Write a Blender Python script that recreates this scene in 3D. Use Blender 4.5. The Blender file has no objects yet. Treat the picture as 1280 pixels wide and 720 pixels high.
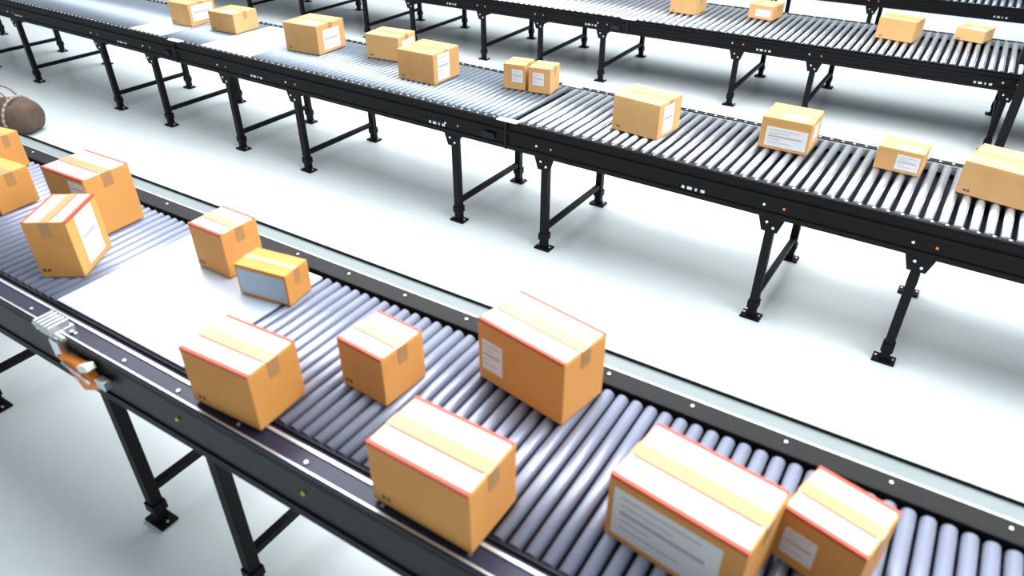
import bpy, bmesh, math, random
from mathutils import Vector, Matrix
random.seed(7)
scene = bpy.context.scene
COL = scene.collection

# ------------------------------------------------------------ materials
def new_mat(name):
    m = bpy.data.materials.new(name); m.use_nodes = True
    nt = m.node_tree
    return m, nt, nt.nodes['Principled BSDF']

def simple(name, col, rough=0.5, metal=0.0, noise=0.0, nscale=8.0, bump=0.0, spec=0.5):
    m, nt, b = new_mat(name)
    b.inputs['Roughness'].default_value = rough
    b.inputs['Metallic'].default_value = metal
    b.inputs['Specular IOR Level'].default_value = spec
    tc = nt.nodes.new('ShaderNodeTexCoord')
    n = nt.nodes.new('ShaderNodeTexNoise'); n.inputs['Scale'].default_value = nscale
    n.inputs['Detail'].default_value = 4
    nt.links.new(tc.outputs['Object'], n.inputs['Vector'])
    r = nt.nodes.new('ShaderNodeMapRange')
    r.inputs['To Min'].default_value = 1 - noise; r.inputs['To Max'].default_value = 1 + noise
    nt.links.new(n.outputs['Fac'], r.inputs['Value'])
    mx = nt.nodes.new('ShaderNodeVectorMath'); mx.operation = 'SCALE'
    mx.inputs[0].default_value = col
    nt.links.new(r.outputs['Result'], mx.inputs['Scale'])
    nt.links.new(mx.outputs['Vector'], b.inputs['Base Color'])
    if bump:
        bp = nt.nodes.new('ShaderNodeBump'); bp.inputs['Strength'].default_value = bump
        bp.inputs['Distance'].default_value = 0.01
        nt.links.new(n.outputs['Fac'], bp.inputs['Height'])
        nt.links.new(bp.outputs['Normal'], b.inputs['Normal'])
    return m

def cardboard(name, c1, c2):
    m, nt, b = new_mat(name)
    b.inputs['Roughness'].default_value = 0.7
    b.inputs['Specular IOR Level'].default_value = 0.25
    tc = nt.nodes.new('ShaderNodeTexCoord')
    n = nt.nodes.new('ShaderNodeTexNoise'); n.inputs['Scale'].default_value = 5; n.inputs['Detail'].default_value = 6
    nt.links.new(tc.outputs['Object'], n.inputs['Vector'])
    oi = nt.nodes.new('ShaderNodeObjectInfo')
    ad = nt.nodes.new('ShaderNodeMath'); ad.operation = 'MULTIPLY_ADD'
    nt.links.new(oi.outputs['Random'], ad.inputs[0]); ad.inputs[1].default_value = 0.5
    nt.links.new(n.outputs['Fac'], ad.inputs[2])
    cr = nt.nodes.new('ShaderNodeValToRGB')
    cr.color_ramp.elements[0].position = 0.3; cr.color_ramp.elements[0].color = (*c1, 1)
    cr.color_ramp.elements[1].position = 1.0; cr.color_ramp.elements[1].color = (*c2, 1)
    nt.links.new(ad.outputs[0], cr.inputs['Fac'])
    nt.links.new(cr.outputs['Color'], b.inputs['Base Color'])
    w = nt.nodes.new('ShaderNodeTexWave'); w.inputs['Scale'].default_value = 60; w.inputs['Distortion'].default_value = 0.4
    nt.links.new(tc.outputs['Object'], w.inputs['Vector'])
    bp = nt.nodes.new('ShaderNodeBump'); bp.inputs['Strength'].default_value = 0.08; bp.inputs['Distance'].default_value = 0.002
    nt.links.new(w.outputs['Fac'], bp.inputs['Height']); nt.links.new(bp.outputs['Normal'], b.inputs['Normal'])
    return m

M = {}
M['card'] = cardboard('cardboard_tan', (0.57, 0.25, 0.06), (0.65, 0.31, 0.09))
M['cardpale'] = cardboard('cardboard_pale', (0.55, 0.29, 0.105), (0.65, 0.38, 0.16))
M['tape'] = simple('packing_tape', (0.42, 0.22, 0.085), 0.3, 0, 0.06)
M['label'] = simple('label_paper', (0.72, 0.72, 0.73), 0.6, 0, 0.05)
M['bluelabel'] = simple('label_blue', (0.36, 0.47, 0.56), 0.5, 0, 0.08, 20)
M['red'] = simple('red_tape', (0.50, 0.05, 0.018), 0.5, 0, 0.05)
M['ink'] = simple('label_ink', (0.05, 0.05, 0.06), 0.6)
M['greyink'] = simple('label_grey_print', (0.40, 0.40, 0.43), 0.6)
M['black'] = simple('black_painted_steel', (0.0035, 0.0035, 0.0045), 0.5, 0.0, 0.25, 6, 0.03, 0.14)
M['green'] = simple('dark_painted_beam', (0.006, 0.011, 0.011), 0.4, 0.0, 0.3, 5, 0.03, 0.2)
M['ledge'] = simple('dark_blue_ledge', (0.018, 0.018, 0.040), 0.35, 0.2, 0.3, 5, 0, 0.3)
M['roller'] = simple('roller_steel', (0.54, 0.58, 0.63), 0.32, 0.88, 0.08, 12)
M['rollerdark'] = simple('roller_grey_coated', (0.20, 0.24, 0.29), 0.38, 0.6, 0.12, 12)
M['rollerblue'] = simple('roller_blue_grey', (0.25, 0.275, 0.365), 0.44, 0.5, 0.12, 10)
M['pan'] = simple('underpan_dark', (0.012, 0.013, 0.018), 0.7, 0, 0.2, 8, 0, 0.2)
M['zinc'] = simple('zinc_bolt', (0.75, 0.76, 0.78), 0.3, 0.9, 0.05)
M['alu'] = simple('aluminium_flange', (0.55, 0.58, 0.60), 0.3, 0.7, 0.08, 4)
M['guard'] = simple('grey_guard_rail', (0.16, 0.195, 0.20), 0.5, 0.0, 0.15, 4, 0, 0.25)
M['plate_and_glare'] = simple('plate_steel_and_glare', (0.54, 0.62, 0.75), 0.38, 0.3, 0.12, 3)  # steel plates on conveyor A; painted roller glare on the foreground one
M['orange'] = simple('orange_plastic', (0.80, 0.22, 0.02), 0.5, 0, 0.05)
M['yellow'] = simple('yellow_marker', (0.7, 0.5, 0.05), 0.4)
M['white'] = simple('white_plastic', (0.80, 0.80, 0.80), 0.4)
M['rubber'] = simple('cable_rubber', (0.01, 0.01, 0.012), 0.6)
M['fabric'] = simple('bag_fabric', (0.085, 0.055, 0.04), 0.9, 0, 0.4, 20, 0.3)
M['strap'] = simple('bag_strap', (0.25, 0.20, 0.16), 0.8, 0, 0.2)

# ------------------------------------------------------------ mesh builder
class MB:
    def __init__(self):
        self.bm = bmesh.new(); self.used = []
    def mi(self, k):
        if k not in self.used: self.used.append(k)
        return self.used.index(k)
    def _add(self, geom_verts, mat, smooth=False):
        i = self.mi(mat); fs = set()
        for v in geom_verts:
            for f in v.link_faces: fs.add(f)
        for f in fs: f.material_index = i; f.smooth = smooth
    def box(self, c, s, mat, bevel=0.0, rot=None):
        m = Matrix.Translation(Vector(c))
        if rot is not None: m = m @ rot
        m = m @ Matrix.Diagonal((s[0], s[1], s[2], 1))
        r = bmesh.ops.create_cube(self.bm, size=1.0, matrix=m)
        vs = r['verts']
        self._add(vs, mat)
        if bevel:
            es = list({e for v in vs for e in v.link_edges})
            bmesh.ops.bevel(self.bm, geom=es, offset=bevel, segments=2, profile=0.6, affect='EDGES', clamp_overlap=True)
    def cyl(self, p0, p1, r, mat, seg=12, r2=None):
        p0 = Vector(p0); p1 = Vector(p1); d = p1 - p0
        q = d.to_track_quat('Z', 'Y').to_matrix().to_4x4()
        m = Matrix.Translation((p0 + p1) / 2) @ q
        rr = bmesh.ops.create_cone(self.bm, cap_ends=True, segments=seg, radius1=r, radius2=r if r2 is None else r2, depth=d.length, matrix=m)
        self._add(rr['verts'], mat)
        for v in rr['verts']:
            for f in v.link_faces:
                if len(f.verts) == 4: f.smooth = True
    def prism(self, pts, d, mat):
        d = Vector(d)
        a = [self.bm.verts.new(Vector(p)) for p in pts]
        b = [self.bm.verts.new(Vector(p) + d) for p in pts]
        n = len(a)
        self.bm.faces.new(a); self.bm.faces.new(list(reversed(b)))
        for i in range(n):
            self.bm.faces.new([a[i], b[i], b[(i + 1) % n], a[(i + 1) % n]])
        self._add(a + b, mat)
    def obj(self, name, parent=None):
        bmesh.ops.recalc_face_normals(self.bm, faces=self.bm.faces)
        me = bpy.data.meshes.new(name); self.bm.to_mesh(me); self.bm.free()
        for k in self.used: me.materials.append(M[k])
        o = bpy.data.objects.new(name, me); COL.objects.link(o)
        if parent: o.parent = parent
        return o

def empty(name, loc=(0, 0, 0), rz=0):
    e = bpy.data.objects.new(name, None); COL.objects.link(e)
    e.location = loc; e.rotation_euler = (0, 0, rz); e.empty_display_size = 0.2
    return e

# ------------------------------------------------------------ floor
b = MB(); b.box((0, 8, -0.05), (70, 60, 0.1), 'white')
fl = b.obj('floor')
fm, nt, bs = new_mat('polished_concrete_epoxy')
tc = nt.nodes.new('ShaderNodeTexCoord'); n = nt.nodes.new('ShaderNodeTexNoise')
n.inputs['Scale'].default_value = 0.5; n.inputs['Detail'].default_value = 6
nt.links.new(tc.outputs['Object'], n.inputs['Vector'])
cr = nt.nodes.new('ShaderNodeValToRGB')
cr.color_ramp.elements[0].position = 0.35; cr.color_ramp.elements[0].color = (0.575, 0.645, 0.66, 1)
cr.color_ramp.elements[1].position = 0.7; cr.color_ramp.elements[1].color = (0.64, 0.70, 0.71, 1)
nt.links.new(n.outputs['Fac'], cr.inputs['Fac']); nt.links.new(cr.outputs['Color'], bs.inputs['Base Color'])
bs.inputs['Roughness'].default_value = 0.3
fl.data.materials.clear(); fl.data.materials.append(fm)

# ------------------------------------------------------------ stands
def stand(mb, x, y0, y1, zb, post=0.05, tie=0.16, brace=True):
    for y, sgn in ((y0, -1), (y1, 1)):
        mb.box((x, y, (zb + 0.02) / 2 + 0.01), (post, post, zb), 'black', 0.004)
        mb.box((x, y, 0.008), (0.12, 0.085, 0.012), 'black', 0.003)
        mb.cyl((x, y, 0.014), (x, y, 0.05), 0.022, 'zinc', 10)
        for dx in (-0.045, 0.045):
            mb.cyl((x + dx, y, 0.012), (x + dx, y, 0.024), 0.007, 'zinc', 6)
        mb.box((x, y, 0.10), (post + 0.014, post + 0.014, 0.05), 'black', 0.003)
        w1, w2 = 0.085, 0.045
        yy = y + sgn * (post / 2 + 0.002)
        mb.prism([(x - w1, yy, zb + 0.10), (x + w1, yy, zb + 0.10), (x + w1, yy, zb + 0.03), (x + w2, yy, zb - 0.09),
                  (x - w2, yy, zb - 0.09), (x - w1, yy, zb + 0.03)], (0, sgn * 0.008, 0), 'black')
        for dx, dz, k in ((-0.055, 0.07, 'zinc'), (0.055, 0.07, 'orange'), (-0.02, -0.03, 'zinc'), (0.02, -0.06, 'zinc')):
            mb.cyl((x + dx, yy + sgn * 0.008, zb + dz), (x + dx, yy + sgn * 0.016, zb + dz), 0.008, k, 6)
    mb.box((x, (y0 + y1) / 2, tie), (0.035, y1 - y0, 0.035), 'black', 0.003)
    if brace:
        mb.box((x, (y0 + y1) / 2, zb - 0.03), (0.035, y1 - y0, 0.05), 'black', 0.003)

# ------------------------------------------------------------ roller conveyors
def conveyor(loc, rz, x0, x1, width, ztop, beam, legs, segs, bolts_pitch, name='roller_conveyor', joints=(), ledge=0.045, leg_in=0.04):
    P = empty(name, loc, rz)
    L = x1 - x0; xc = (x0 + x1) / 2
    zb = ztop - beam
    for nm, y, sg in (('side_beam_near', 0.0, 1), ('side_beam_far', width, -1)):
        mb = MB()
        mb.box((xc, y + sg * 0.006, (ztop + zb) / 2), (L, 0.012, beam), 'black')
        mb.box((xc, y + sg * ledge / 2, ztop - 0.005), (L, ledge, 0.010), 'black', 0.002)
        mb.box((xc, y + sg * 0.03, zb + 0.005), (L, 0.06, 0.010), 'black', 0.002)
        mb.box((xc, y - sg * 0.006, ztop - beam * 0.36), (L, 0.012, 0.018), 'black', 0.003)
        mb.box((xc, y - sg * 0.004, zb + 0.016), (L, 0.008, 0.03), 'black', 0.002)
        mb.box((xc, y + sg * (ledge + 0.006), ztop - 0.03), (L, 0.008, 0.05), 'alu')
        mb.obj(nm, P)
    mb = MB()
    x = x0 + 0.05
    while x < x1:
        for y in (ledge * 0.72, width - ledge * 0.72):
            mb.cyl((x, y, ztop - 0.001), (x, y, ztop + 0.005), 0.009, 'alu', 6)
        x += bolts_pitch
    mb.obj('bolts', P)
    mb = MB()
    mb.box((xc, width / 2, ztop - 0.085), (L, width - 0.04, 0.006), 'pan')
    k = x0 + 0.3
    while k < x1:
        mb.box((k, width / 2, ztop - 0.115), (0.05, width - 0.03, 0.05), 'black'); k += 1.1
    mb.obj('underpan', P)
    mb = MB()
    for xa, xb, pitch, r, mat in segs:
        if pitch == 0:
            mb.box(((xa + xb) / 2, width / 2, ztop - 0.006), (xb - xa, width - 2 * ledge - 0.02, 0.012), mat, 0.003)
            continue
        x = xa + pitch / 2
        while x < xb - pitch * 0.4:
            mb.cyl((x, ledge + 0.02, ztop - r + 0.004), (x, width - ledge - 0.02, ztop - r + 0.004), r, mat, 14)
            mb.cyl((x, ledge - 0.005, ztop - r + 0.004), (x, width - ledge + 0.005, ztop - r + 0.004), r * 0.4, 'zinc', 6)
            x += pitch
    mb.obj('rollers', P)
    mb = MB()
    for xj in joints:
        mb.box((xj, ledge / 2, ztop + 0.003), (0.16, ledge + 0.01, 0.005), 'white', 0.001)
        mb.box((xj, width - ledge / 2, ztop + 0.003), (0.16, ledge + 0.01, 0.005), 'alu', 0.001)
        mb.box((xj, -0.010, ztop - beam / 2), (0.01, 0.012, beam), 'pan')
        mb.box((xj - 0.14, -0.014, ztop - beam * 0.65), (0.10, 0.004, 0.045), 'pan')
    for xs in [x0 + 0.9 + i * 1.9 for i in range(int(L / 1.9))]:
        for i in range(4):
            w = (0.018, 0.03, 0.012, 0.024)[i]
            mb.box((xs + i * 0.04, -0.0015, ztop - beam * 0.72), (w, 0.003, 0.018), 'alu')
    if len(mb.bm.verts): mb.obj('splice_plates', P)
    mb = MB()
    for x in legs: stand(mb, x, leg_in, width - leg_in, zb)
    mb.obj('support_legs', P)
    return P

A = conveyor((0, 3.76, 0), math.radians(-1.4), -13.5, 3.2, 0.90, 0.885, 0.185,
    legs=(-12.3, -11.4, -9.9, -8.9, -7.30, -6.45, -5.38, -4.53, -2.91, -2.16, -0.67, 0.09, 1.75, 2.5),
    segs=[(-13.4, -6.75, 0.05, 0.020, 'rollerdark'), (-6.75, -6.25, 0, 0, 'plate_and_glare'), (-6.25, -5.7, 0.05, 0.020, 'rollerdark'), (-5.7, -5.05, 0, 0, 'plate_and_glare'),
          (-5.05, -2.42, 0.05, 0.020, 'rollerdark'), (-2.42, 3.2, 0.068, 0.0225, 'roller')],
    bolts_pitch=0.068, joints=(-2.45, -6.0, 1.0))
C = conveyor((0, 7.41, 0), 0, -16, 5.0, 1.22, 0.72, 0.15,
    legs=(-9.3, -8.2, -7.0, -6.2, -5.1, -4.3, -3.5, -2.0, -1.25, 0.36, 1.1, 3.0, 4.0),
    segs=[(-15.9, 5.0, 0.075, 0.024, 'roller')], bolts_pitch=0.15, joints=(-3.2, 0.9))
D = conveyor((0, 10.2, 0), 0, -16, 7.0, 1.0, 0.72, 0.15,
    legs=(-9, -7.8, -5.6, -4.4, -2.4, -1.2, 0.8, 2.0, 4.0, 5.2),
    segs=[(-15.9, 7.0, 0.08, 0.026, 'rollerdark')], bolts_pitch=0.2)

def foreground():
    P = empty('belt_roller_conveyor', (0, 0, 0))
    x0, x1 = -7.5, 2.2; L = x1 - x0; xc = (x0 + x1) / 2
    yn, yf, zt = 0.95, 1.62, 1.075
    mb = MB()
    mb.box((xc, 0.905, zt - 0.012), (L, 0.09, 0.012), 'ledge', 0.003)
    mb.box((xc, 0.948, zt - 0.02), (L, 0.008, 0.05), 'black', 0.002)
    mb.box((xc, 0.925, zt - 0.004), (L, 0.010, 0.006), 'alu')
    mb.box((xc, 0.862, zt - 0.11), (L, 0.012, 0.20), 'green', 0.003)
    mb.box((xc, 0.853, zt - 0.016), (L, 0.012, 0.03), 'black', 0.004)
    mb.box((xc, 0.859, zt + 0.001), (L, 0.006, 0.005), 'alu')
    mb.box((xc, 0.853, zt - 0.195), (L, 0.012, 0.03), 'black', 0.004)
    mb.box((xc, 0.90, zt - 0.21), (L, 0.08, 0.010), 'green')
    mb.obj('side_beam_near', P)
    mb = MB()
    mb.box((xc, 1.625, zt - 0.02), (L, 0.008, 0.06), 'black')
    mb.box((xc, 1.660, zt + 0.004), (L, 0.075, 0.012), 'black', 0.003)
    mb.box((xc, 1.695, zt - 0.10), (L, 0.010, 0.20), 'green')
    mb.box((xc, 1.738, zt - 0.006), (L, 0.078, 0.010), 'guard', 0.003)
    mb.box((xc, 1.702, zt + 0.002), (L, 0.006, 0.010), 'alu')
    mb.box((xc, 1.778, zt - 0.02), (L, 0.006, 0.06), 'black', 0.002)
    mb.obj('side_beam_far', P)
    mb = MB()
    x = x0 + 0.1; i = 0
    while x < x1:
        mb.cyl((x, 0.885, zt - 0.007), (x, 0.885, zt - 0.001), 0.006, 'zinc', 6)
        mb.cyl((x, 1.665, zt + 0.009), (x, 1.665, zt + 0.014), 0.005, 'zinc', 6)
        if i % 2 == 0:
            mb.cyl((x, 0.856, zt - 0.10), (x, 0.849, zt - 0.10), 0.007, 'yellow', 8)
        x += 0.28; i += 1
    mb.obj('bolts', P)
    mb = MB()
    mb.box((xc, (yn + yf) / 2, zt - 0.07), (L, yf - yn, 0.006), 'pan')
    mb.obj('underpan', P)
    mb = MB()
    def rr(xa, xb):
        nn = int((xb - xa) / 0.048)
        for i in range(nn):
            x = xa + (i + 0.5) * (xb - xa) / nn
            mb.cyl((x, yn + 0.012, zt - 0.018), (x, yf - 0.012, zt - 0.018), 0.020, 'rollerblue', 14)
    rr(x0 + .03, -2.62); rr(-1.88, x1 - .03)
    mb.obj('rollers', P)
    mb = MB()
    mb.box((-2.25, (yn + yf) / 2, zt - 0.006), (0.73, yf - yn - 0.03, 0.012), 'plate_and_glare', 0.003)  # smooth pale slab paints in the bright glare on the rollers
    mb.obj('roller_glare_slab', P)
    mb = MB()
    for x in (-6.2, -5.5, -4.45, -3.75, -2.40, -1.79, -0.2, 0.5, 1.9):
        stand(mb, x, 0.93, 1.66, zt - 0.215, tie=0.20)
    mb.obj('support_legs', P)
    mb = MB()
    X = -2.42
    mb.box((X, 0.86, zt + 0.012), (0.10, 0.07, 0.03), 'zinc', 0.003)
    for k in range(5):
        mb.box((X - 0.045 + k * 0.022, 0.85, zt + 0.035), (0.008, 0.07, 0.04), 'alu', 0.001)
    mb.cyl((X - 0.09, 0.83, zt + 0.02), (X + 0.10, 0.83, zt + 0.02), 0.008, 'zinc', 8)
    mb.box((X + 0.02, 0.835, zt - 0.05), (0.05, 0.03, 0.08), 'zinc', 0.003)
    mb.prism([(X + 0.02, 0.815, zt - 0.07), (X + 0.16, 0.815, zt - 0.055), (X + 0.25, 0.815, zt - 0.125), (X + 0.13, 0.815, zt - 0.18)], (0, 0.03, 0), 'orange')
    mb.box((X + 0.20, 0.822, zt - 0.05), (0.07, 0.035, 0.026), 'white', 0.003, Matrix.Rotation(math.radians(-25), 4, 'Y'))
    mb.box((X + 0.26, 0.83, zt - 0.10), (0.05, 0.03, 0.035), 'alu', 0.003)
    mb.cyl((X + 0.06, 0.808, zt - 0.08), (X + 0.21, 0.808, zt - 0.11), 0.005, 'zinc', 8)
    mb.cyl((X + 0.12, 0.806, zt - 0.13), (X + 0.12, 0.816, zt - 0.13), 0.010, 'white', 10)
    mb.obj('sensor_bracket', P)
    cu = bpy.data.curves.new('hanging_cable', 'CURVE'); cu.dimensions = '3D'; cu.bevel_depth = 0.004
    sp = cu.splines.new('BEZIER'); pts = [(-2.2, 1.0, zt - 0.2), (-2.12, 1.05, 0.62), (-2.2, 1.25, 0.35), (-2.36, 1.2, 0.21)]
    sp.bezier_points.add(len(pts) - 1)
    for bpnt, p in zip(sp.bezier_points, pts):
        bpnt.co = p; bpnt.handle_left_type = bpnt.handle_right_type = 'AUTO'
    co = bpy.data.objects.new('hanging_cable', cu); COL.objects.link(co); co.parent = P
    cu.materials.append(M['rubber'])
    return P
foreground()

# ------------------------------------------------------------ cartons
def carton(cx, cy, z, yaw, L, W, Hh, card='cardpale', style='plain', seam='x', front=None, right=None, name='cardboard_box'):
    mb = MB()
    t = 0.004
    mb.box((0, 0, (Hh - t) / 2), (L, W, Hh - t), card, min(0.004, Hh * .03))
    if seam == 'x':
        a, bdim = L, W
    else:
        a, bdim = W, L
    R = Matrix.Identity(4) if seam == 'x' else Matrix.Rotation(math.pi / 2, 4, 'Z')
    def tb(c, s, mat, bev=0):
        cc = R @ Vector(c); mb.box(cc, s, mat, bev, R)
    fw = bdim / 2 - 0.0015
    for sg in (-1, 1):
        tb((0, sg * (fw / 2 + 0.0015), Hh - t / 2), (a - 0.002, fw - 0.001, t), card, 0.0012)
    tw = min(0.045, bdim * 0.22)
    tb((0, 0, Hh + 0.0004), (a + 0.001, tw, 0.0010), 'tape')
    for sg in (-1, 1):
        tb((sg * (a / 2 + 0.0005), 0, Hh - 0.03), (0.001, tw, 0.06), 'tape')
    if style == 'red':
        pw = bdim / 2 - tw / 2 - 0.006
        for sg in (-1, 1):
            yc = sg * (tw / 2 + 0.002 + pw / 2)
            tb((0, yc, Hh + 0.0005), (a - 0.012, pw, 0.001), 'label')
            tb((0, sg * (bdim / 2 - 0.0065), Hh + 0.0012), (a - 0.002, 0.012, 0.0014), 'red')
        tb((0, -(tw / 2 + 0.004), Hh + 0.0012), (a - 0.02, 0.006, 0.0012), 'red')
        tb((0, -(bdim / 2 + 0.0004), Hh - 0.004), (a - 0.004, 0.001, 0.008), 'red')
        for k in range(3):
            tb((-a * 0.3 + k * a * 0.03, -(bdim * .32), Hh + 0.0012), (a * 0.012, bdim * .12, 0.0006), 'greyink')
    elif style == 'toplabel':
        tb((a * 0.12, -bdim * 0.25, Hh + 0.0012), (a * 0.5, bdim * 0.34, 0.001), 'label')
    def face_label(face, u0, u1, v0, v1, mat='label', lines=True):
        if face == 'f':
            w = (u1 - u0) * L; c = (-L / 2 + (u0 + u1) / 2 * L, -W / 2 - 0.0006, (v0 + v1) / 2 * Hh)
            mb.box(c, (w, 0.0012, (v1 - v0) * Hh), mat)
        else:
            w = (u1 - u0) * W; c = (L / 2 + 0.0006, -W / 2 + (u0 + u1) / 2 * W, (v0 + v1) / 2 * Hh)
            mb.box(c, (0.0012, w, (v1 - v0) * Hh), mat)
        if lines:
            h = (v1 - v0) * Hh
            for i in range(5):
                zz = c[2] + h * (0.36 - 0.16 * i); ww = w * (0.75, 0.5, 0.8, 0.3, 0.6)[i]
                th = h * (0.03 if i != 2 else 0.08)
                if face == 'f': mb.box((c[0] - (w * .85 - ww) / 2, c[1] - 0.0008, zz), (ww, 0.0006, th), 'greyink')
                else: mb.box((c[0] + 0.0008, c[1] - (w * .85 - ww) / 2, zz), (0.0006, ww, th), 'greyink')
    if front: face_label('f', *front)
    if right: face_label('r', *right)
    if not front:
        for i in range(2):
            mb.box((-L * 0.38 + i * 0.018, -W / 2 - 0.0005, Hh * 0.14), (0.010, 0.001, 0.012), 'ink')
    o = mb.obj(name)
    o.location = (cx, cy, z); o.rotation_euler = (0, 0, math.radians(yaw))
    return o

zA = 0.890; zB = 1.078; zC = 0.725
# conveyor A
carton(-6.40, 4.45, zA, 2, .28, .30, .20, right=(.1, .9, .2, .9))
carton(-5.86, 4.48, zA, 3, .32, .28, .17, style='toplabel')
carton(-4.76, 4.42, zA, 4, .36, .34, .23, right=(.2, .8, .1, .8), style='toplabel')
carton(-4.06, 4.58, zA, 6, .32, .25, .19, right=(.2, .9, .1, .8))
carton(-3.46, 4.31, zA, 0, .34, .32, .22, right=(.15, .6, .08, .95))
carton(-2.76, 4.48, zA, 8, .17, .18, .18, front=(.4, .9, .3, .8))
carton(-2.56, 4.50, zA, 8, .17, .18, .18, front=(.2, .7, .3, .8))
carton(-1.63, 4.19, zA, -7, .33, .28, .22, right=(.2, .65, .1, .9))
carton(-0.79, 4.42, zA, 0, .29, .28, .19, front=(.12, .95, .10, .72), right=(.3, .7, .3, .8), style='toplabel')
carton(-0.16, 4.42, zA, -4, .24, .20, .13, front=(.45, .95, .15, .8), style='toplabel')
carton(0.35, 4.34, zA, -12, .36, .32, .18)
# conveyor C
carton(-2.80, 8.10, zC, -5, .30, .28, .16)
carton(-2.00, 8.30, zC, -8, .27, .28, .14, front=(.3, .9, .2, .7), style='toplabel')
carton(-0.66, 8.15, zC, -10, .34, .28, .19)
carton(-0.03, 8.48, zC, -16, .26, .26, .11, style='toplabel')
# conveyor B
carton(-3.60, 1.29, zB, 4, .26, .18, .17, card='card')
carton(-4.02, 1.50, zB, 8, .22, .14, .18, card='card')
carton(-3.05, 1.43, zB, 2, .29, .21, .26, card='card', style='red', front=(.62, .98, .08, .92))
carton(-2.80, 1.165, zB, 34, .165, .24, .24, card='card', style='red', seam='y', right=(.25, .8, .1, .95))
carton(-2.27, 1.49, zB, 0, .19, .17, .19, card='card', style='red')
carton(-1.96, 1.44, zB, 9, .23, .13, .13, card='card', front=(.04, .96, .10, .88, 'bluelabel', False))
carton(-1.58, .985, zB, 3, .28, .19, .205, card='card', style='red')
carton(-1.28, 1.27, zB, -4, .19, .18, .18, card='card', style='red')
carton(-0.85, 1.515, zB, -10, .34, .20, .23, card='card', style='red', front=(.05, .3, .2, .7))
carton(-0.83, .985, zB, -1, .32, .20, .21, card='card', style='red')
carton(-0.24, 1.20, zB, -8, .35, .22, .215, card='card', style='red', front=(.05, .85, .1, .85))
carton(0.06, 1.34, zB, -14, .20, .18, .17, card='card', style='red', front=(.1, .5, .2, .7))

# ------------------------------------------------------------ duffel bag on the floor
mb = MB()
N = 20
rings = []
for k in range(13):
    u = -1 + 2 * k / 12; r = 0.17 * (1 - abs(u) ** 6 * 0.45)
    ring = []
    for j in range(N):
        a = 2 * math.pi * j / N
        y = math.cos(a) * r * 1.15; z = math.sin(a) * r
        z = max(z, -0.13) + 0.01 * math.sin(5 * a + 3 * u)
        ring.append(mb.bm.verts.new((u * 0.33, y, z + 0.145)))
    rings.append(ring)
for k in range(12):
    for j in range(N):
        f_ = mb.bm.faces.new([rings[k][j], rings[k][(j + 1) % N], rings[k + 1][(j + 1) % N], rings[k + 1][j]]); f_.smooth = True
mb.bm.faces.new(rings[0]); mb.bm.faces.new(rings[-1])
mb.mi('fabric')
for x in (-0.15, 0.15):
    for j in range(14):
        a0 = math.pi * (-.1 + 1.2 * j / 14); a1 = math.pi * (-.1 + 1.2 * (j + 1) / 14)
        mb.cyl((x, math.cos(a0) * .205, math.sin(a0) * .18 + .15), (x, math.cos(a1) * .205, math.sin(a1) * .18 + .15), 0.014, 'strap', 8)
for y in (-.06, .06):
    for j in range(8):
        a0 = math.pi * j / 8; a1 = math.pi * (j + 1) / 8
        mb.cyl((math.cos(a0) * .15, y, math.sin(a0) * .12 + .30), (math.cos(a1) * .15, y, math.sin(a1) * .12 + .30), 0.011, 'strap', 8)
o = mb.obj('duffel_bag'); o.location = (-7.65, 3.05, 0.0); o.rotation_euler = (0, 0, 0.4)

# ------------------------------------------------------------ control pedestal near conveyor C
mb = MB()
mb.box((0, 0, 0.01), (0.22, 0.22, 0.02), 'black', 0.003)
mb.box((0, 0, 0.6), (0.07, 0.07, 1.2), 'black', 0.004)
mb.box((0.02, -0.02, 1.05), (0.24, 0.16, 0.34), 'black', 0.01)
mb.box((0.02, -0.102, 1.1), (0.14, 0.006, 0.09), 'alu', 0.002)
for k, q in enumerate(('orange', 'yellow', 'white')):
    mb.cyl((-0.04 + k * 0.06, -0.10, 0.98), (-0.04 + k * 0.06, -0.115, 0.98), 0.016, q, 12)
o = mb.obj('control_pedestal'); o.location = (0.44, 7.2, 0)

# ------------------------------------------------------------ lights
w = bpy.data.worlds.new('world'); scene.world = w; w.use_nodes = True
w.node_tree.nodes['Background'].inputs['Color'].default_value = (0.86, 0.95, 1.0, 1)
w.node_tree.nodes['Background'].inputs['Strength'].default_value = 0.52
def area(name, loc, sx, sy, power, tgt, col=(1, 1, 1)):
    l = bpy.data.lights.new(name, 'AREA'); l.shape = 'RECTANGLE'; l.size = sx; l.size_y = sy; l.energy = power; l.color = col
    o = bpy.data.objects.new(name, l); COL.objects.link(o); o.location = loc
    o.rotation_euler = (Vector(tgt) - Vector(loc)).to_track_quat('-Z', 'Y').to_euler()
area('added_overhead_light', (-1.0, 3.8, 5.5), 10, 5, 900, (-1.0, 3.3, 0), (.98, .99, 1))  # unseen overhead lamps, added to brighten the mid floor and leave falloff
area('added_overhead_light', (-5, 8.5, 6.5), 14, 5, 1500, (-4, 7, 0), (.98, .99, 1))
area('added_overhead_light', (2.5, 3.8, 5.5), 4, 3, 340, (1.5, 3.2, 0), (.98, .99, 1))

# ------------------------------------------------------------ camera
cam = bpy.data.cameras.new('camera'); co = bpy.data.objects.new('camera', cam); COL.objects.link(co)
co.location = (0, 0, 2.6); co.rotation_euler = (math.radians(90 - 33.7), 0, math.radians(32.2))
cam.sensor_width = 36; cam.lens = 900 / 1280 * 36; cam.clip_start = 0.05
cam.dof.use_dof = True; cam.dof.focus_distance = 5.2; cam.dof.aperture_fstop = 2.0
scene.camera = co
scene.view_settings.view_transform = 'Standard'
scene.view_settings.look = 'None'
